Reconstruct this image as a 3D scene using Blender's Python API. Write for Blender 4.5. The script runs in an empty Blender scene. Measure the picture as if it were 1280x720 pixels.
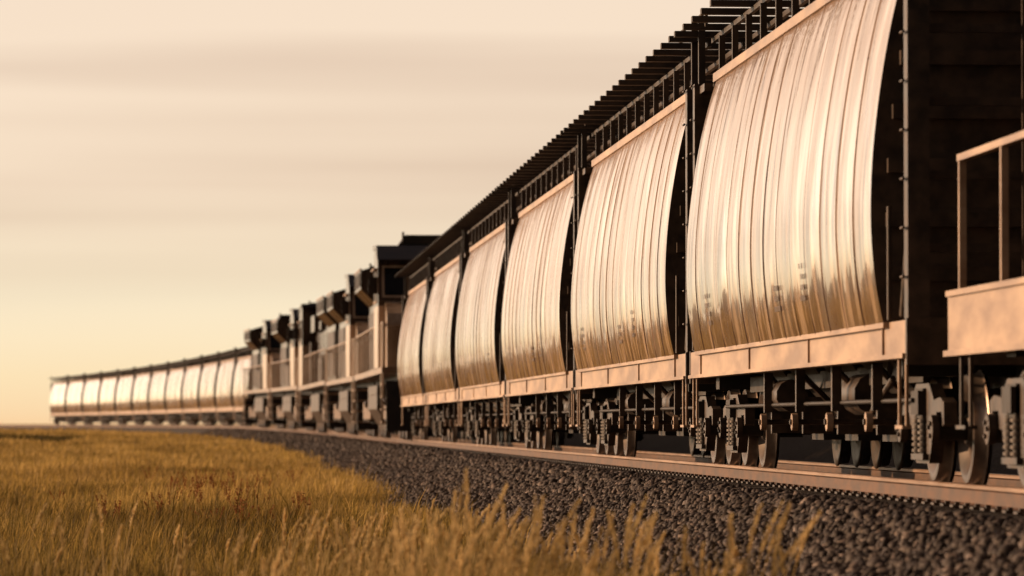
import bpy, math, random
import numpy as np
from mathutils import Vector, Matrix
random.seed(7); rng=np.random.default_rng(11)
sc=bpy.context.scene
FPX=5800.0
XC=6.95; U0=154.7; R=2590.0; CX=XC-R
SUN_AZ=math.radians(68); SUN_EL=math.radians(12)
S=Vector((-math.sin(SUN_AZ)*math.cos(SUN_EL), math.cos(SUN_AZ)*math.cos(SUN_EL), math.sin(SUN_EL)))

def sstep(x,a,b):
    t=np.clip((np.asarray(x,float)-a)/(b-a),0,1); return t*t*(3-2*t)
def rail_z(u): return 0.35*sstep(u,150,350)
def path(u):
    if u<=U0: return XC,u,0.0
    th=(u-U0)/R
    return CX+R*math.cos(th), U0+R*math.sin(th), th
def wu(X,Y):
    X=np.asarray(X,float);Y=np.asarray(Y,float)
    w1=X-XC; w2=np.hypot(X-CX,Y-U0)-R
    u2=U0+R*np.arctan2(Y-U0,X-CX)
    return np.where(Y<=U0,w1,w2), np.where(Y<=U0,Y,u2)
def ground_z(X,Y):
    w,u=wu(X,Y)
    X=np.asarray(X,float);Y=np.asarray(Y,float)
    z=-0.95+0.6*sstep(Y,120,350)
    z=z+0.05*np.sin(X*0.9+Y*0.23)*np.sin(Y*0.31+1)*(np.abs(w)>4.2)+0.04*np.sin(X*0.37-Y*0.11)
    bank=sstep(w,6.5,12)*(1-sstep(w,30,90))*1.75*(1-sstep(u,300,430))
    return z+bank

# ------------------------------------------------------------------ materials
def newmat(name):
    m=bpy.data.materials.new(name); m.use_nodes=True
    nt=m.node_tree; b=nt.nodes['Principled BSDF']
    return m,nt,b
def N(nt,t,**k):
    n=nt.nodes.new(t)
    for a,v in k.items(): setattr(n,a,v)
    return n
def ramp(nt,stops):
    r=N(nt,'ShaderNodeValToRGB'); e=r.color_ramp.elements
    while len(e)<len(stops): e.new(0.5)
    for i,(p,c) in enumerate(stops):
        e[i].position=p; e[i].color=(c[0],c[1],c[2],1)
    return r
def noisy(name,c1,c2,scale=4,vec=(1,1,1),rough=(0.5,0.7),metal=0,bump=0.0,detail=6,spread=(0.35,0.65),objrand=0.0):
    m,nt,b=newmat(name)
    tc=N(nt,'ShaderNodeTexCoord'); mp=N(nt,'ShaderNodeMapping'); mp.inputs['Scale'].default_value=vec
    nz=N(nt,'ShaderNodeTexNoise'); nz.inputs['Scale'].default_value=scale; nz.inputs['Detail'].default_value=detail
    nt.links.new(tc.outputs['Object'],mp.inputs[0]); nt.links.new(mp.outputs[0],nz.inputs['Vector'])
    r=ramp(nt,[(spread[0],c1),(spread[1],c2)])
    nt.links.new(nz.outputs['Fac'],r.inputs[0])
    col=r.outputs[0]
    if objrand>0:
        oi=N(nt,'ShaderNodeObjectInfo'); mr=N(nt,'ShaderNodeMapRange')
        mr.inputs['To Min'].default_value=1-objrand; mr.inputs['To Max'].default_value=1+objrand*0.4
        nt.links.new(oi.outputs['Random'],mr.inputs[0])
        hs=N(nt,'ShaderNodeHueSaturation'); nt.links.new(mr.outputs[0],hs.inputs['Value']); nt.links.new(col,hs.inputs['Color']); col=hs.outputs[0]
    nt.links.new(col,b.inputs['Base Color'])
    mr=N(nt,'ShaderNodeMapRange'); mr.inputs['To Min'].default_value=rough[0]; mr.inputs['To Max'].default_value=rough[1]
    nt.links.new(nz.outputs['Fac'],mr.inputs[0]); nt.links.new(mr.outputs[0],b.inputs['Roughness'])
    b.inputs['Metallic'].default_value=metal
    if bump>0:
        bp=N(nt,'ShaderNodeBump'); bp.inputs['Strength'].default_value=bump; bp.inputs['Distance'].default_value=0.02
        nt.links.new(nz.outputs['Fac'],bp.inputs['Height']); nt.links.new(bp.outputs[0],b.inputs['Normal'])
    return m
def hopper_paint():
    m,nt,b=newmat('hopper_paint')
    tc=N(nt,'ShaderNodeTexCoord')
    oi=N(nt,'ShaderNodeObjectInfo')
    offs=N(nt,'ShaderNodeVectorMath',operation='SCALE'); offs.inputs[0].default_value=(0,60,0); nt.links.new(oi.outputs['Random'],offs.inputs['Scale'])
    pos=N(nt,'ShaderNodeVectorMath',operation='ADD'); nt.links.new(tc.outputs['Object'],pos.inputs[0]); nt.links.new(offs.outputs[0],pos.inputs[1])
    def nz(vec,sc_,det=5):
        mp=N(nt,'ShaderNodeMapping'); mp.inputs['Scale'].default_value=vec
        n=N(nt,'ShaderNodeTexNoise'); n.inputs['Scale'].default_value=sc_; n.inputs['Detail'].default_value=det
        nt.links.new(pos.outputs[0],mp.inputs[0]); nt.links.new(mp.outputs[0],n.inputs['Vector']); return n
    a=nz((1,1,0.12),3.5,5); c=nz((1,1,1),0.9,4); d=nz((1,1,.6),22,6)
    r1=ramp(nt,[(0.30,(0.34,0.23,0.16)),(0.45,(0.52,0.385,0.28)),(0.7,(0.57,0.44,0.335))])
    nt.links.new(a.outputs['Fac'],r1.inputs[0])
    r2=ramp(nt,[(0.35,(0.66,0.58,0.50)),(0.6,(1,1,1))]); nt.links.new(c.outputs['Fac'],r2.inputs[0])
    mx=N(nt,'ShaderNodeMix',data_type='RGBA',blend_type='MULTIPLY'); mx.inputs['Factor'].default_value=0.8
    nt.links.new(r1.outputs[0],mx.inputs[6]); nt.links.new(r2.outputs[0],mx.inputs[7])
    r3=ramp(nt,[(0.29,(0.30,0.18,0.11)),(0.37,(1,1,1))]); nt.links.new(d.outputs['Fac'],r3.inputs[0])
    mx2=N(nt,'ShaderNodeMix',data_type='RGBA',blend_type='MULTIPLY'); mx2.inputs['Factor'].default_value=0.8
    nt.links.new(mx.outputs[2],mx2.inputs[6]); nt.links.new(r3.outputs[0],mx2.inputs[7])
    sz=N(nt,'ShaderNodeSeparateXYZ'); nt.links.new(tc.outputs['Object'],sz.inputs[0])
    gs=nz((1,1,0.05),5.0,7)
    gm=N(nt,'ShaderNodeMath',operation='MULTIPLY_ADD'); gm.inputs[1].default_value=9.0; gm.inputs[2].default_value=-2.35; nt.links.new(gs.outputs['Fac'],gm.inputs[0])
    gsub=N(nt,'ShaderNodeMath',operation='SUBTRACT'); nt.links.new(gm.outputs[0],gsub.inputs[0]); nt.links.new(sz.outputs['Z'],gsub.inputs[1])
    gr=N(nt,'ShaderNodeMapRange'); gr.inputs['From Min'].default_value=-.2; gr.inputs['From Max'].default_value=.4; gr.inputs['To Max'].default_value=.9; nt.links.new(gsub.outputs[0],gr.inputs[0])
    mx3=N(nt,'ShaderNodeMix',data_type='RGBA'); nt.links.new(gr.outputs[0],mx3.inputs['Factor']); nt.links.new(mx2.outputs[2],mx3.inputs[6]); mx3.inputs[7].default_value=(.085,.044,.026,1)
    mr=N(nt,'ShaderNodeMapRange'); mr.inputs['To Min'].default_value=0.82; mr.inputs['To Max'].default_value=1.08
    nt.links.new(oi.outputs['Random'],mr.inputs[0])
    hs=N(nt,'ShaderNodeHueSaturation'); nt.links.new(mr.outputs[0],hs.inputs['Value']); nt.links.new(mx3.outputs[2],hs.inputs['Color'])
    nt.links.new(hs.outputs[0],b.inputs['Base Color'])
    m2=N(nt,'ShaderNodeMapRange'); m2.inputs['From Min'].default_value=0.3; m2.inputs['From Max'].default_value=0.7
    m2.inputs['To Min'].default_value=0.34; m2.inputs['To Max'].default_value=0.15
    nt.links.new(c.outputs['Fac'],m2.inputs[0]); nt.links.new(m2.outputs[0],b.inputs['Roughness'])
    bp=N(nt,'ShaderNodeBump'); bp.inputs['Strength'].default_value=0.7; bp.inputs['Distance'].default_value=0.03
    w=nz((1,1.0,0.30),2.2,2); nt.links.new(w.outputs['Fac'],bp.inputs['Height']); nt.links.new(bp.outputs[0],b.inputs['Normal'])
    b.inputs['IOR'].default_value=1.55
    b.inputs['Coat Weight'].default_value=0.65; b.inputs['Coat Roughness'].default_value=0.07; nt.links.new(bp.outputs[0],b.inputs['Coat Normal'])
    return m
M={}
M['hop']=hopper_paint()
M['sill']=noisy('sill_paint',(0.24,0.15,0.095),(0.46,0.335,0.235),1.6,(1,.6,2.5),(0.4,0.6),bump=0.08,objrand=0.1,detail=10)
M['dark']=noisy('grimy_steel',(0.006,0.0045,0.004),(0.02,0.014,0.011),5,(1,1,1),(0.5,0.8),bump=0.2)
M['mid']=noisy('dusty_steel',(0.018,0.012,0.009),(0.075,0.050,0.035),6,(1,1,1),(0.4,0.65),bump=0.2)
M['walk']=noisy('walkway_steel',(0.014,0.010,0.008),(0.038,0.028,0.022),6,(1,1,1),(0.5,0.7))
M['wheel']=noisy('wheel_steel',(0.020,0.013,0.009),(0.055,0.034,0.024),8,(1,1,1),(0.4,0.6),metal=0.3)
M['tread']=noisy('polished_tread',(0.25,0.20,0.17),(0.4,0.33,0.28),8,(1,1,1),(0.3,0.45),metal=0.9)
M['rust']=noisy('rusty_rail',(0.048,0.024,0.013),(0.115,0.058,0.032),9,(1,0.3,1),(0.6,0.8),bump=0.1)
M['head']=noisy('rail_head_side',(0.22,0.135,0.085),(0.36,0.24,0.165),9,(1,0.1,1),(0.35,0.5),metal=0.3)
M['tie']=noisy('tie_wood',(0.014,0.010,0.008),(0.042,0.030,0.021),10,(0.2,2,1),(0.8,0.95),bump=0.4)
M['bed']=noisy('ballast_bed',(0.014,0.011,0.010),(0.055,0.045,0.038),16,(1,1,1),(0.85,0.95),bump=0.8,detail=8)
M['loco_lo']=noisy('loco_light_paint',(0.26,0.18,0.12),(0.50,0.38,0.28),2.5,(1,1,.4),(0.2,0.4),bump=0.05)
M['loco_trim']=noisy('loco_frame_paint',(0.14,0.085,0.052),(0.28,0.19,0.13),2.5,(1,1,.4),(0.3,0.5),bump=0.05)
M['loco_hi']=noisy('loco_dark_paint',(0.012,0.008,0.006),(0.032,0.021,0.015),2.5,(1,1,.4),(0.25,0.4))
M['loco_side']=noisy('loco_hood_paint',(0.022,0.013,0.009),(0.07,0.044,0.029),2.5,(1,1,.4),(0.2,0.35))
M['glass']=noisy('cab_glass',(0.01,0.01,0.012),(0.02,0.02,0.022),2,(1,1,1),(0.05,0.1))
M['sten']=noisy('stencil_paint',(0.04,0.025,0.017),(0.11,0.07,0.05),30,(1,1,1),(0.5,0.6))
M['tank']=noisy('tank_paint',(0.03,0.024,0.02),(0.06,0.045,0.038),2,(1,1,.3),(0.35,0.5))
M['lamp']=noisy('lamp_lens',(0.5,0.45,0.4),(0.7,0.65,0.6),2,(1,1,1),(0.1,0.2))

def attrmat(name,stops,trans=0.0,rough=0.8,patch=None):
    m,nt,b=newmat(name)
    at=N(nt,'ShaderNodeAttribute'); at.attribute_name='rnd'
    r=ramp(nt,stops); nt.links.new(at.outputs['Fac'],r.inputs[0]); col=r.outputs[0]
    if patch:
        g=N(nt,'ShaderNodeNewGeometry'); mp=N(nt,'ShaderNodeMapping'); mp.inputs['Scale'].default_value=(1,0.35,1)
        nz=N(nt,'ShaderNodeTexNoise'); nz.inputs['Scale'].default_value=patch[0]; nz.inputs['Detail'].default_value=4
        nt.links.new(g.outputs['Position'],mp.inputs[0]); nt.links.new(mp.outputs[0],nz.inputs['Vector'])
        r2=ramp(nt,[(0.36,patch[1]),(0.60,(1,1,1))]); nt.links.new(nz.outputs['Fac'],r2.inputs[0])
        mx=N(nt,'ShaderNodeMix',data_type='RGBA',blend_type='MULTIPLY'); mx.inputs['Factor'].default_value=1
        nt.links.new(col,mx.inputs[6]); nt.links.new(r2.outputs[0],mx.inputs[7]); col=mx.outputs[2]
    nt.links.new(col,b.inputs['Base Color']); b.inputs['Roughness'].default_value=rough
    b.inputs['Specular IOR Level'].default_value=0.25
    if trans>0:
        tr=N(nt,'ShaderNodeBsdfTranslucent'); nt.links.new(col,tr.inputs['Color'])
        ms=N(nt,'ShaderNodeMixShader'); ms.inputs[0].default_value=trans
        out=nt.nodes['Material Output']
        nt.links.new(b.outputs[0],ms.inputs[1]); nt.links.new(tr.outputs[0],ms.inputs[2]); nt.links.new(ms.outputs[0],out.inputs[0])
    return m
M['grass']=attrmat('dry_grass',[(0.0,(0.04,0.032,0.012)),(0.25,(0.19,0.150,0.042)),(0.5,(0.44,0.315,0.095)),(0.8,(0.66,0.47,0.17)),(1.0,(0.74,0.57,0.27))],0.5,0.7,patch=(0.25,(0.50,0.48,0.42)))
M['stalk']=attrmat('seed_grass',[(0.0,(0.32,0.24,0.09)),(1.0,(0.76,0.60,0.32))],0.5,0.7)
M['weed']=attrmat('dock_weed',[(0.0,(0.16,0.065,0.025)),(1.0,(0.36,0.17,0.07))],0.4,0.8)
M['rock']=attrmat('ballast_rock',[(0.0,(0.018,0.014,0.013)),(0.6,(0.07,0.058,0.052)),(1.0,(0.23,0.185,0.16))],0,0.7)

# ------------------------------------------------------------------ mesh builder
class MB:
    def __init__(s): s.v=[];s.f=[];s.m=[];s.sm=[];s.mats=[]
    def mi(s,k):
        if k not in s.mats: s.mats.append(k)
        return s.mats.index(k)
    def add(s,vs,fs,mat,smooth=False):
        o=len(s.v); s.v+= [tuple(v) for v in vs]; i=s.mi(mat)
        for f in fs: s.f.append(tuple(a+o for a in f)); s.m.append(i); s.sm.append(smooth)
    def box(s,x0,x1,y0,y1,z0,z1,mat,taper=None):
        x0,x1=min(x0,x1),max(x0,x1); y0,y1=min(y0,y1),max(y0,y1)
        vs=[(x0,y0,z0),(x1,y0,z0),(x1,y1,z0),(x0,y1,z0),(x0,y0,z1),(x1,y0,z1),(x1,y1,z1),(x0,y1,z1)]
        if taper:
            cx=(x0+x1)/2;cy=(y0+y1)/2
            for i in range(4):
                vs[i]=(cx+(vs[i][0]-cx)*taper[0],cy+(vs[i][1]-cy)*taper[1],vs[i][2])
        s.add(vs,[(0,3,2,1),(4,5,6,7),(0,1,5,4),(1,2,6,5),(2,3,7,6),(3,0,4,7)],mat)
    def cyl(s,p0,p1,r,mat,n=8,r1=None,smooth=True,caps=True):
        p0=Vector(p0);p1=Vector(p1);d=(p1-p0).normalized()
        a=d.orthogonal().normalized();b=d.cross(a); r1=r if r1 is None else r1
        vs=[]
        for p,rr in((p0,r),(p1,r1)):
            for i in range(n):
                t=2*math.pi*i/n; vs.append(p+a*(rr*math.cos(t))+b*(rr*math.sin(t)))
        s.add(vs,[(i,(i+1)%n,n+(i+1)%n,n+i) for i in range(n)],mat,smooth)
        if caps: s.add(vs,[tuple(range(n-1,-1,-1)),tuple(range(n,2*n))],mat)
    def prism_x(s,poly,x0,x1,mat):
        n=len(poly); vs=[(x0,y,z) for y,z in poly]+[(x1,y,z) for y,z in poly]
        s.add(vs,[tuple(range(n)),tuple(range(2*n-1,n-1,-1))]+[(i,n+i,n+(i+1)%n,(i+1)%n) for i in range(n)],mat)
    def prism_y(s,poly,y0,y1,mat):
        n=len(poly); vs=[(x,y0,z) for x,z in poly]+[(x,y1,z) for x,z in poly]
        s.add(vs,[tuple(range(n)),tuple(range(2*n-1,n-1,-1))]+[(i,n+i,n+(i+1)%n,(i+1)%n) for i in range(n)],mat)
    def lathe_x(s,prof,cy,cz,mat,n=28):
        vs=[];fs=[]
        for x,r in prof:
            for i in range(n):
                t=2*math.pi*i/n; vs.append((x,cy+r*math.cos(t),cz+r*math.sin(t)))
        for k in range(len(prof)-1):
            for i in range(n): fs.append((k*n+i,k*n+(i+1)%n,(k+1)*n+(i+1)%n,(k+1)*n+i))
        s.add(vs,fs,mat,True)
    def mesh(s,name):
        me=bpy.data.meshes.new(name); me.from_pydata(s.v,[],s.f)
        for k in s.mats: me.materials.append(M[k])
        me.polygons.foreach_set('material_index',s.m); me.polygons.foreach_set('use_smooth',s.sm)
        me.update(); return me
def link(name,me,parent=None):
    o=bpy.data.objects.new(name,me); sc.collection.objects.link(o)
    if parent: o.parent=parent
    return o
def np_mesh(name,V,F,mat,rnd=None,smooth=False):
    k=F.shape[1]; me=bpy.data.meshes.new(name)
    me.vertices.add(len(V)); me.vertices.foreach_set('co',V.astype(np.float32).ravel())
    me.loops.add(F.size); me.loops.foreach_set('vertex_index',F.astype(np.int32).ravel())
    me.polygons.add(len(F)); me.polygons.foreach_set('loop_start',np.arange(0,F.size,k,dtype=np.int32))
    me.polygons.foreach_set('loop_total',np.full(len(F),k,dtype=np.int32))
    me.update(calc_edges=True)
    if smooth: me.polygons.foreach_set('use_smooth',np.ones(len(F),bool))
    me.materials.append(mat)
    if rnd is not None:
        a=me.attributes.new('rnd','FLOAT','POINT'); a.data.foreach_set('value',rnd.astype(np.float32))
    return link(name,me)

# ------------------------------------------------------------------ trucks
def wheelset(b,y,r=0.46,xo=0.0):
    for sx in(-1,1):
        g=0.715
        prof=[(g-.02,0.10),(g-.02,r*.35),(g+.03,r*.55),(g-.0,r*.80),(g-.012,r+.028),(g+.018,r+.03),(g+.035,r),(g+.13,r-.01),(g+.135,r*.84),(g+.07,r*.72),(g+.055,r*.5),(g+.10,r*.33),(g+.13,r*.28),(g+.13,.09)]
        b.lathe_x([(sx*x,rr) for x,rr in prof[:6]],y,r,'wheel')
        b.lathe_x([(sx*x,rr) for x,rr in prof[5:8]],y,r,'tread')
        b.lathe_x([(sx*x,rr) for x,rr in prof[7:]],y,r,'wheel')
        b.cyl((sx*(g+.1),y,r),(sx*1.08,y,r),0.10,'dark',12)
        b.cyl((sx*1.08,y,r),(sx*1.14,y,r),0.12,'mid',12)
        for k in range(3):
            t=k*2.094+y; b.cyl((sx*1.14,y+.06*math.cos(t),r+.06*math.sin(t)),(sx*1.16,y+.06*math.cos(t),r+.06*math.sin(t)),.02,'mid',6)
    b.cyl((-.7,y,r),(.7,y,r),.085,'dark',12)
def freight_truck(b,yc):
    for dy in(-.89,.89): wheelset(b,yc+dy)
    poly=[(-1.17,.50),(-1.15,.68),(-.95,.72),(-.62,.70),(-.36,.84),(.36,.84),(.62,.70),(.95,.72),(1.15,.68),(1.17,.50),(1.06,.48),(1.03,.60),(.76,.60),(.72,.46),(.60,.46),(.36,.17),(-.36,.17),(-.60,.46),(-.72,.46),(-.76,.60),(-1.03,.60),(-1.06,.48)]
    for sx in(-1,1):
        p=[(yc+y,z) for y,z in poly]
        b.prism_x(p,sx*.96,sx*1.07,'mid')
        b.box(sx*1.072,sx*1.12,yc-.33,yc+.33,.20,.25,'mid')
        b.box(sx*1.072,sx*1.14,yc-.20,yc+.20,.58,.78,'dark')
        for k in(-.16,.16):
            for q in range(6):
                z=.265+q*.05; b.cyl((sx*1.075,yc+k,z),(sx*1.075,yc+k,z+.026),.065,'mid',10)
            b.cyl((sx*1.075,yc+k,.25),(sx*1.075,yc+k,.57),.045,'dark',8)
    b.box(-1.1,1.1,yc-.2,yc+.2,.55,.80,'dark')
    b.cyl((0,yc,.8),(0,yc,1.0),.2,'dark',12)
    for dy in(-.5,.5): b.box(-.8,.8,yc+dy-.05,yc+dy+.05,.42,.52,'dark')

# ------------------------------------------------------------------ hopper car
L=18.0; H=L/2; INS=1.25; YE=H-INS
pz=np.array([1.30,1.6,2.0,2.4,3.0,3.5,4.0,4.35,4.55]); px_=np.array([1.465,1.525,1.57,1.575,1.535,1.465,1.365,1.27,1.20])
pc=np.polyfit(pz,px_,5)
def hw(z): return float(np.polyval(pc,z))
def shell_mesh(seed):
    r=random.Random(seed); npan=14; seg=10; b=MB()
    zs=[1.33+(4.50-1.33)*i/28 for i in range(29)]
    prof=[(-hw(z),z) for z in zs]+[(-1.08,4.60),(-.85,4.655),(-.55,4.70),(0,4.73),(.55,4.70),(.85,4.655),(1.08,4.60)]+[(hw(z),z) for z in reversed(zs)]
    ny=npan*seg+1; vs=[];n=len(prof)
    amp=[r.uniform(.003,.010) for _ in range(npan)]; ph=[(r.uniform(0,6),r.uniform(0,6),r.uniform(.5,1.4)) for _ in range(npan)]
    for j in range(ny):
        y=-YE+2*YE*j/(ny-1); p=min(j//seg,npan-1); t=(j-p*seg)/seg
        pil=math.sin(math.pi*t)**1.0 if 0<t<1 else 0
        for x,z in prof:
            if 1.33<z<4.51:
                e=float(sstep(z,1.33,1.7)*(1-sstep(z,4.2,4.5)))
                a=amp[p]*(1+.7*math.sin(z*ph[p][2]*2.2+ph[p][0]+t*2))
                off=pil*a*e+ .005*math.sin(y*.9+ph[0][0])*e + .004*math.sin(z*2.6+y*3.3+ph[p][1])*pil
                x=x+(off if x>0 else -off)
            vs.append((x,y,z))
    fs=[(j*n+i,j*n+i+1,(j+1)*n+i+1,(j+1)*n+i) for j in range(ny-1) for i in range(n-1)]
    b.add(vs,[f[::-1] for f in fs],'hop',True)
    for k in range(1,npan):
        y=-YE+2*YE*k/npan
        for sx in(-1,1):
            rv=[];
            for z in zs:
                x=hw(z); rv+=[(sx*(x-.004),y-.010,z),(sx*(x+.006),y-.004,z),(sx*(x+.006),y+.004,z),(sx*(x-.004),y+.010,z)]
            rf=[]
            for q in range(len(zs)-1):
                for c in range(3):
                    f=(q*4+c,q*4+c+1,q*4+5+c,q*4+4+c); rf.append(f if sx>0 else f[::-1])
            b.add(rv,rf,'hop',False)
    for sy in(-1,1):
        ring=[(x*.998,sy*(YE-.003),z) for x,z in prof]
        b.add(ring,[tuple(range(n)) if sy<0 else tuple(range(n-1,-1,-1))],'mid')
        for z in (1.75,2.2,2.65,3.1,3.55,4.0):
            w=hw(z)-.12; b.box(-w,w,sy*YE,sy*(YE+.11),z-.06,z+.06,'mid')
    for sx in(-1,1):
        b.box(sx*1.12,sx*1.24,-YE-.15,YE+.15,4.50,4.60,'sill')
    for k in range(10):
        y=-YE+.9+k*(2*YE-1.8)/9; b.box(-.35,.35,y-.5,y+.5,4.72,4.83,'sill')
    return b.mesh('shell')
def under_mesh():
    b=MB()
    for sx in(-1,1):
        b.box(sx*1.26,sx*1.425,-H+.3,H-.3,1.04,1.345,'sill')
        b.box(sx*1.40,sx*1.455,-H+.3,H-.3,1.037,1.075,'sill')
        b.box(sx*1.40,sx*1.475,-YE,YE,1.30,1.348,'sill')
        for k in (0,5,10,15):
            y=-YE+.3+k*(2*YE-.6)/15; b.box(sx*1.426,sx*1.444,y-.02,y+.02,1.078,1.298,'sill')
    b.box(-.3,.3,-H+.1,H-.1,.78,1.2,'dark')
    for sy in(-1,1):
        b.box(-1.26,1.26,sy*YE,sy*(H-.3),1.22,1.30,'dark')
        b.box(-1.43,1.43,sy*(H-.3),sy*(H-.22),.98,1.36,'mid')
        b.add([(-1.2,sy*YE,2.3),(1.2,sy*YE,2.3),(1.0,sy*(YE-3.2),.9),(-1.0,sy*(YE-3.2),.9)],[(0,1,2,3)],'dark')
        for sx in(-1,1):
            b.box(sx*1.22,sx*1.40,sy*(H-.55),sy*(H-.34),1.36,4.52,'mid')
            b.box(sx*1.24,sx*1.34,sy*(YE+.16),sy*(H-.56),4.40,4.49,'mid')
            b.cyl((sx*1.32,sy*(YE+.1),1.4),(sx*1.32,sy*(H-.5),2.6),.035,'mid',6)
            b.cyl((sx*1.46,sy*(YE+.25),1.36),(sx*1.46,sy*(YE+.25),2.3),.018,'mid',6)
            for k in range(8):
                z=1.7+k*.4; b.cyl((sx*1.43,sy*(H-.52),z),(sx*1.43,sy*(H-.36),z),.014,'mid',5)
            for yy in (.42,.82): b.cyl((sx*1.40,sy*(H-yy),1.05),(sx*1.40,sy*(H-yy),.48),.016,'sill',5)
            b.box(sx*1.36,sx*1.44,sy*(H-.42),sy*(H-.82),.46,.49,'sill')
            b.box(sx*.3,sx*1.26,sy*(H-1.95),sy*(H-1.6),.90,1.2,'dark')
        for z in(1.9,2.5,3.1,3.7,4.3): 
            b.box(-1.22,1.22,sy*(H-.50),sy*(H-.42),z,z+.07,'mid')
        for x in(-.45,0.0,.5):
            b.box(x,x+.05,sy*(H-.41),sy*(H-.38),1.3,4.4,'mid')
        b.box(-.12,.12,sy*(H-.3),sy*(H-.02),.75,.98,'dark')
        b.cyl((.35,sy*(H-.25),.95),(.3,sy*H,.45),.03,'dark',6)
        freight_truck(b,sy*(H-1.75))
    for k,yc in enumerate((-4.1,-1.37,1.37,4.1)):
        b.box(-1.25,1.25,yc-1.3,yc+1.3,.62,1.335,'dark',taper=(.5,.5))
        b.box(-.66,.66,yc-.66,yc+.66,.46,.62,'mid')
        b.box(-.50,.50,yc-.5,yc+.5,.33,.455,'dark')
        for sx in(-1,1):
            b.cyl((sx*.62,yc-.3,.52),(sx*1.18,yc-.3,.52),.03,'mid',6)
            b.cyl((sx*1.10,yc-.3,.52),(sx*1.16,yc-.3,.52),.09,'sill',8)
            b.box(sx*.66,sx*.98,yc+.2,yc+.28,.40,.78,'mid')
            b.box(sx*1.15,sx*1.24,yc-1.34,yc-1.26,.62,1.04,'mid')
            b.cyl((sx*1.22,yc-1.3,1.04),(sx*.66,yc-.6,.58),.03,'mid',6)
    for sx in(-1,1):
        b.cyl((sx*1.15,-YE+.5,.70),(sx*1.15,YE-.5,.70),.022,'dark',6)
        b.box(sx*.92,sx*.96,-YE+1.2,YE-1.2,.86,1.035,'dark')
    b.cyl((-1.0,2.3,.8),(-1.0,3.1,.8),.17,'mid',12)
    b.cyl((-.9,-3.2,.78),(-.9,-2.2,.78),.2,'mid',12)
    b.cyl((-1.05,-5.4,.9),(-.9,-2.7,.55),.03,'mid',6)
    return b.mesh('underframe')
def walk_mesh():
    b=MB(); zt=5.12
    n=18
    for k in range(n):
        y=-H+.35+k*(L-.7)/(n-1)
        for sx in(-1,1): b.box(sx*.28,sx*1.62,y-.07,y+.07,zt-.03,zt+.04,'walk')
    for x in(-1.14,-.72,-.34,.34,.72,1.14): b.box(x-.024,x+.024,-H+.2,H-.2,zt-.09,zt-.032,'walk')
    n=12
    for k in range(n):
        y=-YE+.1+k*(2*YE-.2)/(n-1)
        for sx in(-1,1):
            b.box(sx*1.16-.034,sx*1.16+.034,y-.034,y+.034,4.602,zt-.091,'walk')
            b.box(sx*.5-.03,sx*.5+.03,y-.03,y+.03,4.70,zt-.03,'walk')
    for sy in(-1,1):
        for sx in(-1,1):
            b.box(sx*1.30-.04,sx*1.30+.04,sy*(H-.45),sy*(H-.37),4.525,zt+.22,'walk')
            b.cyl((sx*1.36,sy*(H-.4),zt+.18),(sx*1.36,sy*(H-1.5),zt+.18),.022,'walk',5)
            b.cyl((sx*1.36,sy*(H-1.5),zt+.18),(sx*1.36,sy*(H-1.5),zt),.022,'walk',5)
    return b.mesh('roof_walkway')
def stencil_mesh(seed):
    r=random.Random(seed); b=MB()
    def plate(y0,y1,z0,z1,sx=-1):
        vs=[]
        for z in (z0,z1):
            x=sx*(hw(z)+.019); vs+=[(x,y0,z),(x,y1,z)]
        b.add(vs,[(0,1,3,2)],'sten')
    for sx in(-1,1):
        for (ys,zt,rows) in ((-3.2,1.95,4),(-1.2,1.8,3),(5.2,1.9,4)):
            for row in range(rows):
                y=ys; z=zt-row*.10
                for c in range(r.randint(3,7)):
                    w=r.uniform(.04,.07); 
                    if r.random()>.15: plate(y,y+w,z,z+.05,sx)
                    y+=w+.025
    return b.mesh('stencils')
shells=[shell_mesh(3),shell_mesh(5),shell_mesh(8)]
UM=under_mesh(); WM=walk_mesh(); SM=stencil_mesh(4)
def place(o,u,scale=1,flip=False):
    x,y,th=path(u); slope=math.atan((float(rail_z(u+3))-float(rail_z(u-3)))/6)
    o.location=(x,y,float(rail_z(u))); o.rotation_mode='ZXY'; o.rotation_euler=(slope if not flip else -slope,0,th+(math.pi if flip else 0)); o.scale=(scale,)*3
def hopper(u,i,flip=False):
    e=bpy.data.objects.new('covered_hopper_car',None); sc.collection.objects.link(e)
    place(e,u,1,flip)
    link('shell',shells[i%3],e); link('underframe',UM,e); link('roof_walkway',WM,e); link('stencils',SM,e)
C0=37.1
for i in range(6): hopper(C0+L*(i+.5),i,flip=(i==3))

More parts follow.
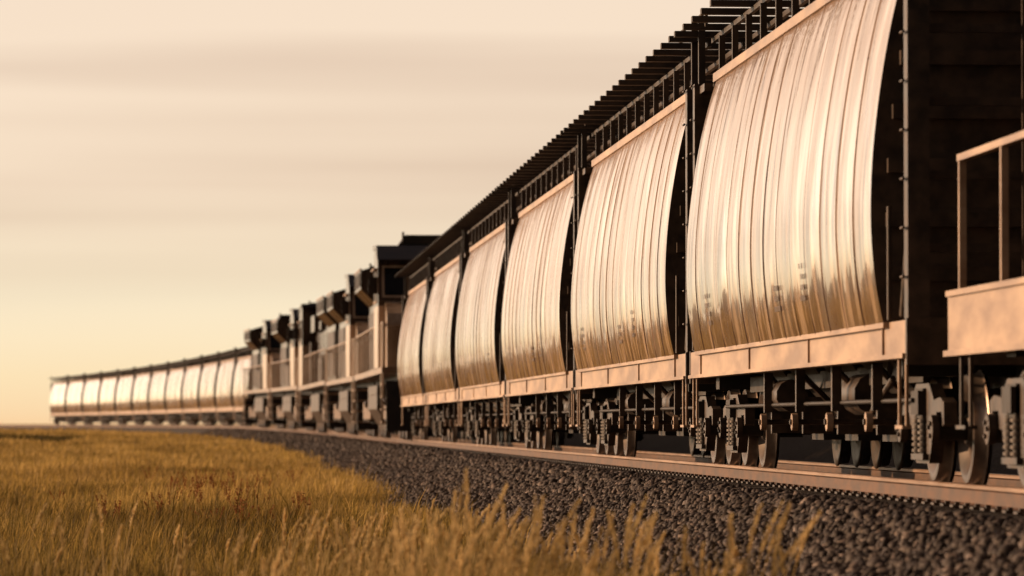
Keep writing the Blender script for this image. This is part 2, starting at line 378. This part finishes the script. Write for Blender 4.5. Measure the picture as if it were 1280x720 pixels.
# ------------------------------------------------------------------ locomotive
def loco_mesh():
    b=MB(); 
    b.box(-1.5,1.5,-10.7,10.7,1.58,1.72,'loco_trim'); b.box(-.9,.9,-10.6,10.6,1.0,1.58,'dark')
    b.prism_y([(-1.35,.75),(-1.1,.35),(1.1,.35),(1.35,.75),(1.35,1.35),(-1.35,1.35)],-3.3,3.3,'mid')
    b.cyl((-1.2,-3.2,1.15),(-1.2,3.2,1.15),.16,'mid',10)
    for sy in(-1,1):
        yc=sy*6.9
        for dy in(-1.95,0,1.95): wheelset(b,yc+dy,.53)
        for sx in(-1,1):
            poly=[(-2.7,.72),(-2.6,1.02),(-1.3,.98),(-1.0,1.12),(1.0,1.12),(1.3,.98),(2.6,1.02),(2.7,.72),(2.3,.40),(1.6,.40),(1.3,.62),(.5,.62),(.3,.38),(-.3,.38),(-.5,.62),(-1.3,.62),(-1.6,.40),(-2.3,.40)]
            b.prism_x([(yc+y,z) for y,z in poly],sx*.98,sx*1.12,'mid')
            for dy in(-1.95,0,1.95):
                b.box(sx*1.12,sx*1.28,yc+dy-.2,yc+dy+.2,.42,.78,'mid')
                b.cyl((sx*1.2,yc+dy-.32,.5),(sx*1.2,yc+dy-.32,.95),.09,'loco_trim',8)
                b.cyl((sx*1.2,yc+dy+.32,.5),(sx*1.2,yc+dy+.32,.95),.09,'loco_trim',8)
            b.cyl((sx*1.25,yc-.9,.9),(sx*1.25,yc-.3,.9),.11,'mid',8)
            for k in range(4):
                b.box(sx*1.05,sx*1.5,sy*9.95,sy*10.55,.4+k*.3,.44+k*.3,'sill')
            for yy in(9.93,10.57): b.box(sx*1.46,sx*1.5,sy*yy,sy*(yy+.03),.38,1.57,'loco_lo')
        b.prism_x([(sy*10.7,1.4),(sy*10.85,1.0),(sy*11.0,.2),(sy*10.7,.2)],-1.4,1.4,'dark')
        b.box(-.15,.15,sy*10.8,sy*11.25,.8,1.05,'dark')
    b.box(-.98,.98,-6.3,4.6,1.72,4.05,'loco_hi')
    b.prism_y([(-.98,4.052),(.98,4.052),(.7,4.35),(-.7,4.35)],-6.3,4.6,'loco_hi')
    for sx in(-1,1):
        y=-6.1;k=0
        while y<4.3:
            b.box(sx*.983,sx*1.02,y,y+.72,1.85,3.55,'loco_side')
            b.box(sx*1.02,sx*1.04,y+.6,y+.64,2.5,2.75,'sill')
            if k%3==1:
                for q in range(6): b.box(sx*1.022,sx*1.045,y+.08,y+.56,2.95+q*.09,2.99+q*.09,'dark')
            y+=.82;k+=1
        b.box(sx*.98,sx*1.03,-6.2,4.6,4.0,4.06,'sill')
        b.box(sx*.985,sx*1.30,-4.2,-1.6,3.62,4.2,'loco_side')
        b.box(sx*.985,sx*1.28,-6.25,-4.9,1.74,3.3,'loco_side')
        b.box(sx*.985,sx*1.24,.6,2.8,1.74,2.6,'mid')
        b.box(sx*.985,sx*1.15,-1.2,.4,3.65,3.95,'loco_side')
    b.box(-1.1,1.1,4.605,9.6,1.72,3.6,'loco_side')
    b.prism_y([(-1.1,3.602),(1.1,3.602),(1.50,4.0),(1.50,4.5),(.9,4.68),(-.9,4.68),(-1.50,4.5),(-1.50,4.0)],4.9,9.7,'loco_side')
    for sx in(-1,1):
        for k in range(10): b.box(sx*1.501,sx*1.52,5.1+k*.45,5.4+k*.45,4.08,4.44,'dark')
        for k in range(5): b.box(sx*1.102,sx*1.13,4.9+k*.92,5.7+k*.92,1.9,3.4,'mid')
        b.box(sx*1.47,sx*1.53,4.9,9.7,4.50,4.55,'sill')
    b.cyl((0,6.2,4.68),(0,6.2,4.84),.7,'dark',20); b.cyl((0,8.2,4.68),(0,8.2,4.84),.7,'dark',20)
    b.cyl((0,-4.8,4.35),(0,-4.8,4.62),.55,'dark',16); b.cyl((0,-3.4,4.35),(0,-3.4,4.62),.55,'dark',16)
    b.box(-.35,.35,-.6,.8,4.35,4.78,'dark'); b.box(-.5,.5,2.0,3.6,4.35,4.6,'mid')
    # cab
    b.prism_x([(-9.15,1.722),(-9.15,3.20),(-6.32,3.20),(-6.32,1.722)],-1.53,1.53,'loco_lo')
    b.prism_x([(-9.15,3.202),(-9.15,3.35),(-8.85,4.2),(-8.6,4.55),(-6.45,4.62),(-6.32,4.4),(-6.32,3.202)],-1.53,1.53,'loco_side')
    b.prism_x([(-9.35,4.30),(-8.7,4.66),(-6.4,4.74),(-6.25,4.62),(-8.6,4.56)],-1.56,1.56,'loco_hi')
    b.prism_y([(-1.0,4.70),(1.0,4.70),(.85,4.93),(-.85,4.93)],-8.3,-6.8,'loco_hi')
    b.cyl((-.9,-8.3,4.72),(-.9,-8.3,5.0),.03,'dark',6)
    for x in(.45,.55,.65): b.cyl((x,-7.4,4.98),(x,-7.9,5.0),.03,'mid',8,.06)
    for sx in(-1,1):
        for (a,c) in((-8.5,-7.75),(-7.6,-6.85)):
            b.box(sx*1.531,sx*1.545,a,c,3.35,4.05,'glass')
            b.box(sx*1.531,sx*1.62,a-.04,c+.04,4.08,4.12,'sill')
            b.box(sx*1.531,sx*1.56,a-.04,c+.04,3.28,3.345,'sill')
            for yy in (a-.045,c+.005): b.box(sx*1.531,sx*1.555,yy,yy+.04,3.347,4.078,'sill')
        b.box(sx*1.53,sx*1.75,-8.72,-8.66,3.5,3.9,'dark')
        def fy(z,o=.012): return -9.15+(z-3.35)*(.30/.85)-o
        for x0,x1 in((sx*.12,sx*.72),(sx*.84,sx*1.38)):
            x0,x1=sorted((x0,x1))
            b.add([(x0-.05,fy(3.40,.006),3.40),(x1+.05,fy(3.40,.006),3.40),(x1+.05,fy(4.17,.006),4.17),(x0-.05,fy(4.17,.006),4.17)],[(0,1,2,3)],'loco_lo')
            b.add([(x0,fy(3.45),3.45),(x1,fy(3.45),3.45),(x1,fy(4.12),4.12),(x0,fy(4.12),4.12)],[(0,1,2,3)],'glass')
    b.prism_x([(-10.35,1.722),(-10.35,2.75),(-10.15,3.0),(-9.152,3.3),(-9.152,1.722)],-1.36,1.36,'loco_lo')
    b.box(-.32,.32,-10.37,-10.352,1.9,2.7,'mid')
    for x in(-.14,.14): b.cyl((x,-9.36,4.42),(x,-9.30,4.44),.1,'lamp',12)
    for x in(-.75,.75): b.cyl((x,-10.82,1.62),(x,-10.7,1.62),.1,'lamp',12)
    for sx in(-1,1):
        x=sx*1.46; y=-6.0
        while y<10.3:
            b.cyl((x,y,1.72),(x,y,2.78),.018,'loco_lo',6); y+=1.8
        b.cyl((x,-6.0,2.78),(x,10.3,2.78),.024,'loco_lo',6)
        for yy in(-9.3,-9.95,-10.6,10.6): b.cyl((x,yy,1.0),(x,yy,2.78),.022,'loco_lo',6)
        b.cyl((x,-9.3,2.78),(x,-10.6,2.78),.022,'loco_lo',6)
    for sy in(-10.62,10.62):
        b.cyl((-1.46,sy,2.7),(1.46,sy,2.7),.022,'loco_lo',6)
        for x in(-.9,-.4,.4,.9): b.cyl((x,sy,1.72),(x,sy,2.7),.02,'loco_lo',6)
    return b.mesh('locomotive_body')
LM=loco_mesh()
LS=1.34; LP=29.9; U1=C0+6*L
for i in range(5):
    e=bpy.data.objects.new('diesel_locomotive',None); sc.collection.objects.link(e)
    place(e,U1+.7+LP*(i+.5),LS,flip=(i in(2,)))
    link('locomotive_body',LM,e)
UF=U1+1.0+LP*5
for i in range(12): hopper(UF+L*(i+.5),i+1,flip=bool(i%2))

# ------------------------------------------------------------------ tank car
def tank_mesh():
    b=MB(); h=8.4
    for sx in(-1,1):
        b.box(sx*1.12,sx*1.25,-h,h,1.06,1.54,'sill')
        b.box(sx*1.24,sx*1.30,-h,h,1.03,1.075,'sill')
        b.box(sx*1.24,sx*1.28,-h,h,1.50,1.545,'sill')
    b.box(-1.12,1.12,-h,h,1.38,1.44,'dark'); b.box(-.3,.3,-h,h,.75,1.3,'dark')
    for sy in(-1,1): b.box(-1.25,1.25,sy*h,sy*(h+.06),1.06,1.54,'sill')
    n=40; prof=[]; T=3.3
    for k in range(9):
        t=k/8*math.pi/2; prof.append((-T-.75*math.cos(t),1.4*math.sin(t)))
    prof+=[(T+.75*math.cos(t),1.4*math.sin(t)) for t in [k/8*math.pi/2 for k in range(8,-1,-1)]]
    vs=[];fs=[]
    for y,r in prof:
        for i in range(n):
            t=2*math.pi*i/n; vs.append((r*math.cos(t),y,3.0+r*math.sin(t)))
    for k in range(len(prof)-1):
        for i in range(n): fs.append((k*n+i,(k+1)*n+i,(k+1)*n+(i+1)%n,k*n+(i+1)%n))
    b.add(vs,fs,'tank',True)
    for y in(-2.8,2.8): b.box(-1.1,1.1,y-.3,y+.3,1.44,2.3,'tank')
    b.cyl((0,0,4.35),(0,0,4.75),.4,'tank',20)
    for sx in(-1,1):
        x=sx*1.20
        for y in(h-.35,h-2.3,h-4.4,-h+.35,-h+2.3,-h+4.4): b.box(x-.028,x+.028,y-.028,y+.028,1.546,2.55,'sill')
        for s2 in(-1,1): b.box(x-.035,x+.035,s2*(h-.3),s2*(h-4.45),2.552,2.605,'sill')
        for sy in(-1,1):
            for yy in(.3,.75): b.cyl((x,sy*(h-yy),1.06),(x,sy*(h-yy),.48),.018,'mid',5)
            b.box(x-.05,x+.05,sy*(h-.3),sy*(h-.75),.46,.49,'mid')
    for sy in(-1,1):
        freight_truck(b,sy*(h-2.0)); b.box(-1.1,1.1,sy*(h-2.0)-.2,sy*(h-2.0)+.2,1.0,1.38,'dark')
        b.box(-.12,.12,sy*(h+.06),sy*(h+.35),.75,.98,'dark')
    return b.mesh('tank_car_body')
e=bpy.data.objects.new('tank_car',None); sc.collection.objects.link(e); place(e,36.25-8.4,1); link('tank_car_body',tank_mesh(),e)

# ------------------------------------------------------------------ track
def sweep(name,profs,us):
    b=MB()
    for poly,k,sm in profs:
        n=len(poly); vs=[]
        for u in us:
            x,y,th=path(u); z0=float(rail_z(u)); c,s_=math.cos(th),math.sin(th)
            for w,z in poly: vs.append((x+w*c,y+w*s_,z0+z))
        fs=[(j*n+i,(j+1)*n+i,(j+1)*n+i+1,j*n+i+1) for j in range(len(us)-1) for i in range(n-1)]
        b.add(vs,fs,k,sm)
    return b.mesh(name)
us=[-60,0,50,100,150]+list(range(160,900,8))
e=bpy.data.objects.new('railway_track',None); sc.collection.objects.link(e)
def railp(c):
    pts=[(-.07,-.19),(-.07,-.175),(-.015,-.155),(-.012,-.05),(-.036,-.035),(-.037,-.006),(-.03,0),(.03,0),(.037,-.006),(.036,-.035),(.012,-.05),(.015,-.155),(.07,-.175),(.07,-.19)]
    return [(c+x,z) for x,z in pts]
link('rails',sweep('rails',[(railp(-.755),'rust',False),(railp(.755),'rust',False),([(-.755-.028,.0015),(-.755+.028,.0015)],'tread',False),([(.755-.028,.0015),(.755+.028,.0015)],'tread',False),([(-.755-.0385,-.033),(-.755-.0395,-.007),(-.755-.031,.001)],'head',False),([(.755-.0385,-.033),(.755-.0395,-.007),(.755-.031,.001)],'head',False)],us),e)
b=MB(); u=-20.0
while u<560:
    x,y,th=path(u); z=float(rail_z(u)); c,s_=math.cos(th),math.sin(th); hl=1.3+random.uniform(-.03,.05); j=random.uniform(-.02,.02)
    vs=[]
    for zz in(-.36,-.192+random.uniform(-.006,0)):
        for w,l in((-hl,-.115),(hl,-.115),(hl,.115),(-hl,.115)): vs.append((x+w*c-(l+j)*s_,y+w*s_+(l+j)*c,z+zz))
    b.add(vs,[(0,3,2,1),(4,5,6,7),(0,1,5,4),(1,2,6,5),(2,3,7,6),(3,0,4,7)],'tie')
    if u<160:
        for wc in(-.755,.755):
            for w in(-.12,.12):
                b.box(x+wc+w-.02,x+wc+w+.02,y-.02,y+.02,z-.19,z-.145,'mid')
            b.box(x+wc-.17,x+wc-.072,y-.09,y+.09,z-.188,z-.168,'mid')
    u+=.52
link('ties',b.mesh('ties'),e)
bed=[(-4.6,-1.25),(-4.1,-1.0),(-3.4,-.80),(-2.5,-.55),(-1.75,-.27),(-1.4,-.235),(0,-.235),(1.4,-.235),(1.75,-.27),(3.0,-.65),(4.4,-1.25)]
link('ballast_bed',sweep('ballast_bed',[(bed,'bed',True)],us),e)

phi=(1+5**.5)/2
ico=np.array([(-1,phi,0),(1,phi,0),(-1,-phi,0),(1,-phi,0),(0,-1,phi),(0,1,phi),(0,-1,-phi),(0,1,-phi),(phi,0,-1),(phi,0,1),(-phi,0,-1),(-phi,0,1)],float); ico/=np.linalg.norm(ico[0])
icf=np.array([(0,11,5),(0,5,1),(0,1,7),(0,7,10),(0,10,11),(1,5,9),(5,11,4),(11,10,2),(10,7,6),(7,1,8),(3,9,4),(3,4,2),(3,2,6),(3,6,8),(3,8,9),(4,9,5),(2,4,11),(6,2,10),(8,6,7),(9,8,1)])
def rocks(n,u0,u1,w0,w1,r0,r1):
    u=rng.uniform(u0,u1,n); w=rng.uniform(w0,w1,n); return u,w,rng.uniform(r0,r1,n)
parts=[rocks(36000,24,62,-4.3,-1.25,.022,.058),rocks(26000,62,110,-4.3,-1.25,.033,.068),rocks(16000,110,200,-4.3,-1.25,.05,.08),rocks(9000,26,90,-1.3,1.4,.025,.045),rocks(1800,24,60,-5.6,-4.0,.02,.04),rocks(10000,200,330,-4.3,-1.3,.07,.1)]
U=np.concatenate([p[0] for p in parts]);W=np.concatenate([p[1] for p in parts]);RR=np.concatenate([p[2] for p in parts])
TH=np.where(U>U0,(U-U0)/R,0.0)
PX=np.where(U>U0,CX+(R+W)*np.cos(TH),XC+W); PY=np.where(U>U0,U0+(R+W)*np.sin(TH),U)
bw=np.array([p[0] for p in bed]);bz=np.array([p[1] for p in bed])
PZ=np.where(W<-4.25,ground_z(PX,PY),np.interp(W,bw,bz)+rail_z(U))+RR*rng.uniform(-.1,.6,len(U))
PZ=PZ+np.where(W<-1.5,.03*np.sin(PX*2.1+PY*.5)*np.sin(PY*.83+W*1.7),0)
PZ=np.where(np.abs(W)<1.38,PZ-0.02,PZ)
n=len(U)
q=rng.normal(size=(n,4)); q/=np.linalg.norm(q,axis=1)[:,None]
a,b_,c_,d_=q.T
Rm=np.stack([np.stack([1-2*(c_*c_+d_*d_),2*(b_*c_-a*d_),2*(b_*d_+a*c_)],-1),np.stack([2*(b_*c_+a*d_),1-2*(b_*b_+d_*d_),2*(c_*d_-a*b_)],-1),np.stack([2*(b_*d_-a*c_),2*(c_*d_+a*b_),1-2*(b_*b_+c_*c_)],-1)],-2)
base=ico[None]*rng.uniform(.65,1.3,(n,12,1))*rng.uniform(.6,1.3,(n,1,3))*RR[:,None,None]
V=np.einsum('nij,nkj->nki',Rm,base)+np.stack([PX,PY,PZ],-1)[:,None,:]
F=(icf[None]+(np.arange(n)*12)[:,None,None]).reshape(-1,3)
np_mesh('gravel_ballast',V.reshape(-1,3),F,M['rock'],np.repeat(rng.beta(1.5,2.3,n),12))

# ------------------------------------------------------------------ terrain
def axis(a,b,fine0,fine1,step,grow=1.25):
    v=list(np.arange(fine0,fine1+.001,step)); s_=step
    while v[-1]<b: s_*=grow; v.append(v[-1]+s_)
    s_=step
    while v[0]>a: s_*=grow; v.insert(0,v[0]-s_)
    return np.array(v)
gx=axis(-6000,6000,-30,30,.8); gy=axis(-300,9000,-10,480,2.0)
GX,GY=np.meshgrid(gx,gy); GZ=ground_z(GX,GY)
V=np.stack([GX,GY,GZ],-1).reshape(-1,3); nx=len(gx);nyy=len(gy)
I=np.arange(nx*nyy).reshape(nyy,nx)
F=np.stack([I[:-1,:-1],I[:-1,1:],I[1:,1:],I[1:,:-1]],-1).reshape(-1,4)
GW,GU=wu(GX,GY); bank_shade=(sstep(GW,2,3.5)*(1-sstep(GW,18,26))).reshape(-1)  # ground beyond the track darkened: shade under the train put into the colour
m,nt,bs=newmat('prairie_ground')
g=N(nt,'ShaderNodeNewGeometry')
def gn(vec,s_,det=6):
    mp=N(nt,'ShaderNodeMapping'); mp.inputs['Scale'].default_value=vec
    nz=N(nt,'ShaderNodeTexNoise'); nz.inputs['Scale'].default_value=s_; nz.inputs['Detail'].default_value=det
    nt.links.new(g.outputs['Position'],mp.inputs[0]); nt.links.new(mp.outputs[0],nz.inputs['Vector']); return nz
n1=gn((1,.15,1),.25); n2=gn((1,.4,1),5,8)
r1=ramp(nt,[(0.3,(0.13,0.085,0.028)),(0.5,(0.28,0.175,0.055)),(0.7,(0.36,0.23,0.08))]); nt.links.new(n1.outputs['Fac'],r1.inputs[0])
r2=ramp(nt,[(0.3,(0.4,0.4,0.4)),(0.65,(1,1,1))]); nt.links.new(n2.outputs['Fac'],r2.inputs[0])
mx=N(nt,'ShaderNodeMix',data_type='RGBA',blend_type='MULTIPLY'); mx.inputs['Factor'].default_value=1
nt.links.new(r1.outputs[0],mx.inputs[6]); nt.links.new(r2.outputs[0],mx.inputs[7])
at_=N(nt,'ShaderNodeAttribute'); at_.attribute_name='rnd'
mx4=N(nt,'ShaderNodeMix',data_type='RGBA'); nt.links.new(at_.outputs['Fac'],mx4.inputs['Factor']); nt.links.new(mx.outputs[2],mx4.inputs[6]); mx4.inputs[7].default_value=(.025,.017,.011,1)  # mixes the painted shade tone over the ground colour
nt.links.new(mx4.outputs[2],bs.inputs['Base Color'])
bs.inputs['Roughness'].default_value=.95; bs.inputs['Specular IOR Level'].default_value=.1
bp=N(nt,'ShaderNodeBump'); bp.inputs['Strength'].default_value=1; bp.inputs['Distance'].default_value=.15
nt.links.new(n2.outputs['Fac'],bp.inputs['Height']); nt.links.new(bp.outputs[0],bs.inputs['Normal'])
np_mesh('ground',V,F,m,bank_shade,smooth=True)

# ------------------------------------------------------------------ grass
def blades(X,Y,Hh,Wd,rnd,lean=0.35):
    n=len(X); Z=ground_z(X,Y)
    an=rng.uniform(0,2*np.pi,n); dx=np.cos(an)*Wd/2; dy=np.sin(an)*Wd/2*.8
    la=rng.uniform(0,2*np.pi,n); lm=Hh*np.abs(rng.normal(0,lean,n)); lx=np.cos(la)*lm+Hh*.12; ly=np.sin(la)*lm
    P=np.stack([X,Y,Z-.03],-1)
    def off(a,b,c): return P+np.stack([a,b,c],-1)
    v=np.stack([off(-dx,-dy,0*Hh),off(dx,dy,0*Hh),off(lx*.35-dx*.8,ly*.35-dy*.8,Hh*.55),off(lx*.35+dx*.8,ly*.35+dy*.8,Hh*.55),off(lx,ly,Hh*.95+0*dx)],1)
    f=np.array([(0,1,3),(0,3,2),(2,3,4)])
    F=(f[None]+(np.arange(n)*5)[:,None,None]).reshape(-1,3)
    return v.reshape(-1,3),F,np.repeat(rnd,5)
n=350000
t=rng.uniform(0,1,n); Yg=22*(520/22)**(t**.9)
xl=-.075*Yg-2.5
wlim=-3.85+rng.normal(0,.28,n)
edge=np.where(Yg<=U0,XC,CX+np.sqrt(R*R-(np.maximum(Yg,U0)-U0)**2))+wlim
Xg=xl+(edge-xl)*rng.uniform(0,1,n)
pat=.5+.5*np.sin(Xg*.8+1.3*np.sin(Yg*.13))*np.sin(Yg*.21+Xg*.3)
Hg=rng.uniform(.10,.34,n)*(.6+.75*pat)*np.where(Yg<70,1.15,1)
Hg=np.where(rng.uniform(0,1,n)<.03,Hg*1.8,Hg)
Wg=np.maximum(.007,Yg*.00021)*rng.uniform(.7,1.4,n)
rg=np.clip(rng.beta(1.8,2.2,n)*.8-.05+.25*sstep(Yg,45,120)+.20*(pat-.5),0,1)
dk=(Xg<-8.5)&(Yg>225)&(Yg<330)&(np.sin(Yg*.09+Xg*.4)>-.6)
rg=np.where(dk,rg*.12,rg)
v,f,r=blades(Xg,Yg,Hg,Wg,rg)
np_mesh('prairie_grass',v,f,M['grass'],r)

# tall seed grass in the near field (x, y, height)
cl=[]
for _ in range(190):
    Y=rng.uniform(27,42); x=rng.choice([rng.normal(1.65,.45),rng.normal(.9,.5),rng.uniform(-2.0,2.4)],p=[.5,.2,.3]); cl.append((x,Y,rng.uniform(.40,.82)))
for xc,Yc,k,h in((2.42,28,10,1.02),(2.30,28,5,.90),(2.90,28,7,.92),(3.18,28,7,.92),(3.08,28,4,.80),(2.05,29,8,.90),(1.75,28,13,1.08),(1.38,28,11,1.14),(1.10,28,7,1.08),(2.60,29,5,.75),(1.56,29,9,1.02),(.95,29,5,.98),(3.45,29,3,.72)):
    for _ in range(k): cl.append((xc+rng.normal(0,.075),Yc+rng.uniform(-1,1),h*rng.uniform(.66,1.08)))
vsA=[];fsA=[];rA=[];o=0
for (x,y,h) in cl:
    w_=x-XC
    z0=float(np.interp(w_,bw,bz)) if w_>-4.1 else float(ground_z(x,y))
    lx=rng.normal(.06,.08)*h*2; ly=rng.normal(0,.1)*h; rv=rng.uniform(0,1)
    pts=[np.array([x+lx*t*t,y+ly*t*t,z0-.03+h*t]) for t in (0,.35,.7,1.0)]
    for i in range(3):
        for ax in (np.array([.003,0,0]),np.array([0,.003,0])):
            a0,a1=pts[i],pts[i+1]; vsA+=[a0-ax,a0+ax,a1+ax,a1-ax]; fsA.append((o,o+1,o+2,o+3)); rA+=[rv]*4; o+=4
    for k in range(38):
        t=.70+.30*k/37; p=np.array([x+lx*t*t,y+ly*t*t,z0-.03+h*t]); aa=rng.uniform(0,6.28); l=.048*(1.2-abs(t-.83)*3.4)
        d=np.array([math.cos(aa)*.34,math.sin(aa)*.34,1.0])*l; sd=np.array([-.006*math.sin(aa)+.004,.006*math.cos(aa),0])
        vsA+=[p,p+d*.5+sd,p+d,p+d*.5-sd]; fsA.append((o,o+1,o+2,o+3)); rA+=[min(1,rv*.7+.3)]*4; o+=4
    for k in range(6):
        aa=rng.uniform(0,6.28); l=h*rng.uniform(.4,.85); d=np.array([math.cos(aa)*.30*l,math.sin(aa)*.30*l,l]); p=np.array([x,y,z0-.03]); sd=np.array([.005,0,0])
        vsA+=[p-sd,p+sd,p+d*.6+sd*.7,p+d]; fsA.append((o,o+1,o+2,o+3)); rA+=[rv*.6]*4; o+=4
np_mesh('tall_seed_grass',np.array(vsA),np.array(fsA),M['stalk'],np.array(rA))

# dock weeds
vsA=[];fsA=[];rA=[];o=0
for _ in range(75):
    Y=rng.uniform(60,112); x=rng.normal(-.0026,.0125)*Y; z0=float(ground_z(x,Y)); h=rng.uniform(.2,.48)
    for s_ in range(3):
        lx,ly=rng.normal(0,.10,2)
        for k in range(34):
            t=rng.uniform(.2,1); p=np.array([x+lx*t,Y+ly*t,z0+h*t]); aa=rng.uniform(0,6.28); l=.04*(1.2-t*.6)
            d=np.array([math.cos(aa)*.6,math.sin(aa)*.6,1])*l; sd=np.array([-.012*math.sin(aa)+.006,.012*math.cos(aa),0])
            vsA+=[p,p+d*.5+sd,p+d,p+d*.5-sd]; fsA.append((o,o+1,o+2,o+3)); rA+=[rng.uniform(0,1)]*4; o+=4
np_mesh('dock_weeds',np.array(vsA),np.array(fsA),M['weed'],np.array(rA))

# ------------------------------------------------------------------ world
w=bpy.data.worlds.new('World'); sc.world=w; w.use_nodes=True; nt=w.node_tree; bg=nt.nodes['Background']
tc=N(nt,'ShaderNodeTexCoord'); sep=N(nt,'ShaderNodeSeparateXYZ'); nt.links.new(tc.outputs['Generated'],sep.inputs[0])
def srgb(r,g,b):
    f=lambda c:((c/255+.055)/1.055)**2.4 if c>10 else c/3294
    return (f(r),f(g),f(b))
pw=N(nt,'ShaderNodeMath',operation='MAXIMUM'); pw.inputs[1].default_value=0; nt.links.new(sep.outputs['Z'],pw.inputs[0])
sq=N(nt,'ShaderNodeMath',operation='SQRT'); nt.links.new(pw.outputs[0],sq.inputs[0])
def zp(py): return math.sqrt(max(0,(530-py)/FPX))
rp=ramp(nt,[(0.0,srgb(253,209,158)),(zp(470),srgb(255,229,185)),(zp(370),srgb(255,238,206)),(zp(230),srgb(252,229,202)),(zp(0),srgb(249,226,202)),(0.5,srgb(195,167,147)),(0.75,srgb(112,98,94)),(1.0,srgb(80,76,80))])
nt.links.new(sq.outputs[0],rp.inputs[0])
mp=N(nt,'ShaderNodeMapping'); mp.inputs['Scale'].default_value=(2.2,2.2,46); mp.inputs['Location'].default_value=(.4,.1,.35); nt.links.new(tc.outputs['Generated'],mp.inputs[0])
nz=N(nt,'ShaderNodeTexNoise'); nz.inputs['Scale'].default_value=1.0; nz.inputs['Detail'].default_value=3; nz.inputs['Roughness'].default_value=.4; nt.links.new(mp.outputs[0],nz.inputs['Vector'])
cr=ramp(nt,[(0.40,(1,1,1)),(0.64,(.76,.71,.70))]); nt.links.new(nz.outputs['Fac'],cr.inputs[0])
cf=N(nt,'ShaderNodeMapRange'); cf.inputs['From Min'].default_value=.018; cf.inputs['From Max'].default_value=.05; nt.links.new(sep.outputs['Z'],cf.inputs[0])
mx=N(nt,'ShaderNodeMix',data_type='RGBA',blend_type='MULTIPLY'); nt.links.new(cf.outputs[0],mx.inputs['Factor']); nt.links.new(rp.outputs[0],mx.inputs[6]); nt.links.new(cr.outputs[0],mx.inputs[7])
dt=N(nt,'ShaderNodeVectorMath',operation='DOT_PRODUCT'); nt.links.new(tc.outputs['Generated'],dt.inputs[0]); dt.inputs[1].default_value=(-.45,.89,0)
dm=N(nt,'ShaderNodeMapRange'); dm.inputs['From Min'].default_value=-.6; dm.inputs['From Max'].default_value=.75; dm.inputs['To Min'].default_value=.10; dm.inputs['To Max'].default_value=.97
nt.links.new(dt.outputs['Value'],dm.inputs[0])
d2=N(nt,'ShaderNodeVectorMath',operation='DOT_PRODUCT'); nt.links.new(tc.outputs['Generated'],d2.inputs[0]); d2.inputs[1].default_value=tuple(S)
gl=N(nt,'ShaderNodeMapRange',interpolation_type='SMOOTHSTEP'); gl.inputs['From Min'].default_value=.42; gl.inputs['From Max'].default_value=.80; gl.inputs['To Min'].default_value=1.0; gl.inputs['To Max'].default_value=4.8
nt.links.new(d2.outputs['Value'],gl.inputs[0])
mu=N(nt,'ShaderNodeMath',operation='MULTIPLY'); nt.links.new(dm.outputs[0],mu.inputs[0]); nt.links.new(gl.outputs[0],mu.inputs[1])
sm=N(nt,'ShaderNodeVectorMath',operation='SCALE'); nt.links.new(mx.outputs[2],sm.inputs[0]); nt.links.new(mu.outputs[0],sm.inputs['Scale'])
sky=N(nt,'ShaderNodeTexSky'); sky.sky_type='NISHITA'; sky.sun_disc=False; sky.sun_elevation=SUN_EL; sky.sun_rotation=2*math.pi-SUN_AZ
s2=N(nt,'ShaderNodeVectorMath',operation='SCALE'); nt.links.new(sky.outputs[0],s2.inputs[0]); s2.inputs['Scale'].default_value=.003
ad=N(nt,'ShaderNodeVectorMath',operation='ADD'); nt.links.new(sm.outputs[0],ad.inputs[0]); nt.links.new(s2.outputs[0],ad.inputs[1])
nt.links.new(ad.outputs[0],bg.inputs['Color']); bg.inputs['Strength'].default_value=1.0

ld=bpy.data.lights.new('sun','SUN'); ld.energy=5.0; ld.angle=math.radians(.6); ld.color=(1,.58,.30)
lo=bpy.data.objects.new('sun',ld); sc.collection.objects.link(lo); lo.rotation_euler=(-S).to_track_quat('-Z','Y').to_euler(); lo.location=(-50,50,40)

# ------------------------------------------------------------------ camera
cd=bpy.data.cameras.new('camera'); co=bpy.data.objects.new('camera',cd); sc.collection.objects.link(co); sc.camera=co
cd.sensor_width=36; cd.lens=FPX/1280*36; cd.clip_start=.5; cd.clip_end=20000
co.location=(0,0,.5)
yaw=math.atan(360/FPX); pitch=math.atan(170/FPX)
co.rotation_euler=(math.pi/2+pitch,0,-yaw)
cd.dof.use_dof=True; cd.dof.focus_distance=56; cd.dof.aperture_fstop=2.8
sc.view_settings.view_transform='Standard'; sc.view_settings.look='None'; sc.view_settings.exposure=0
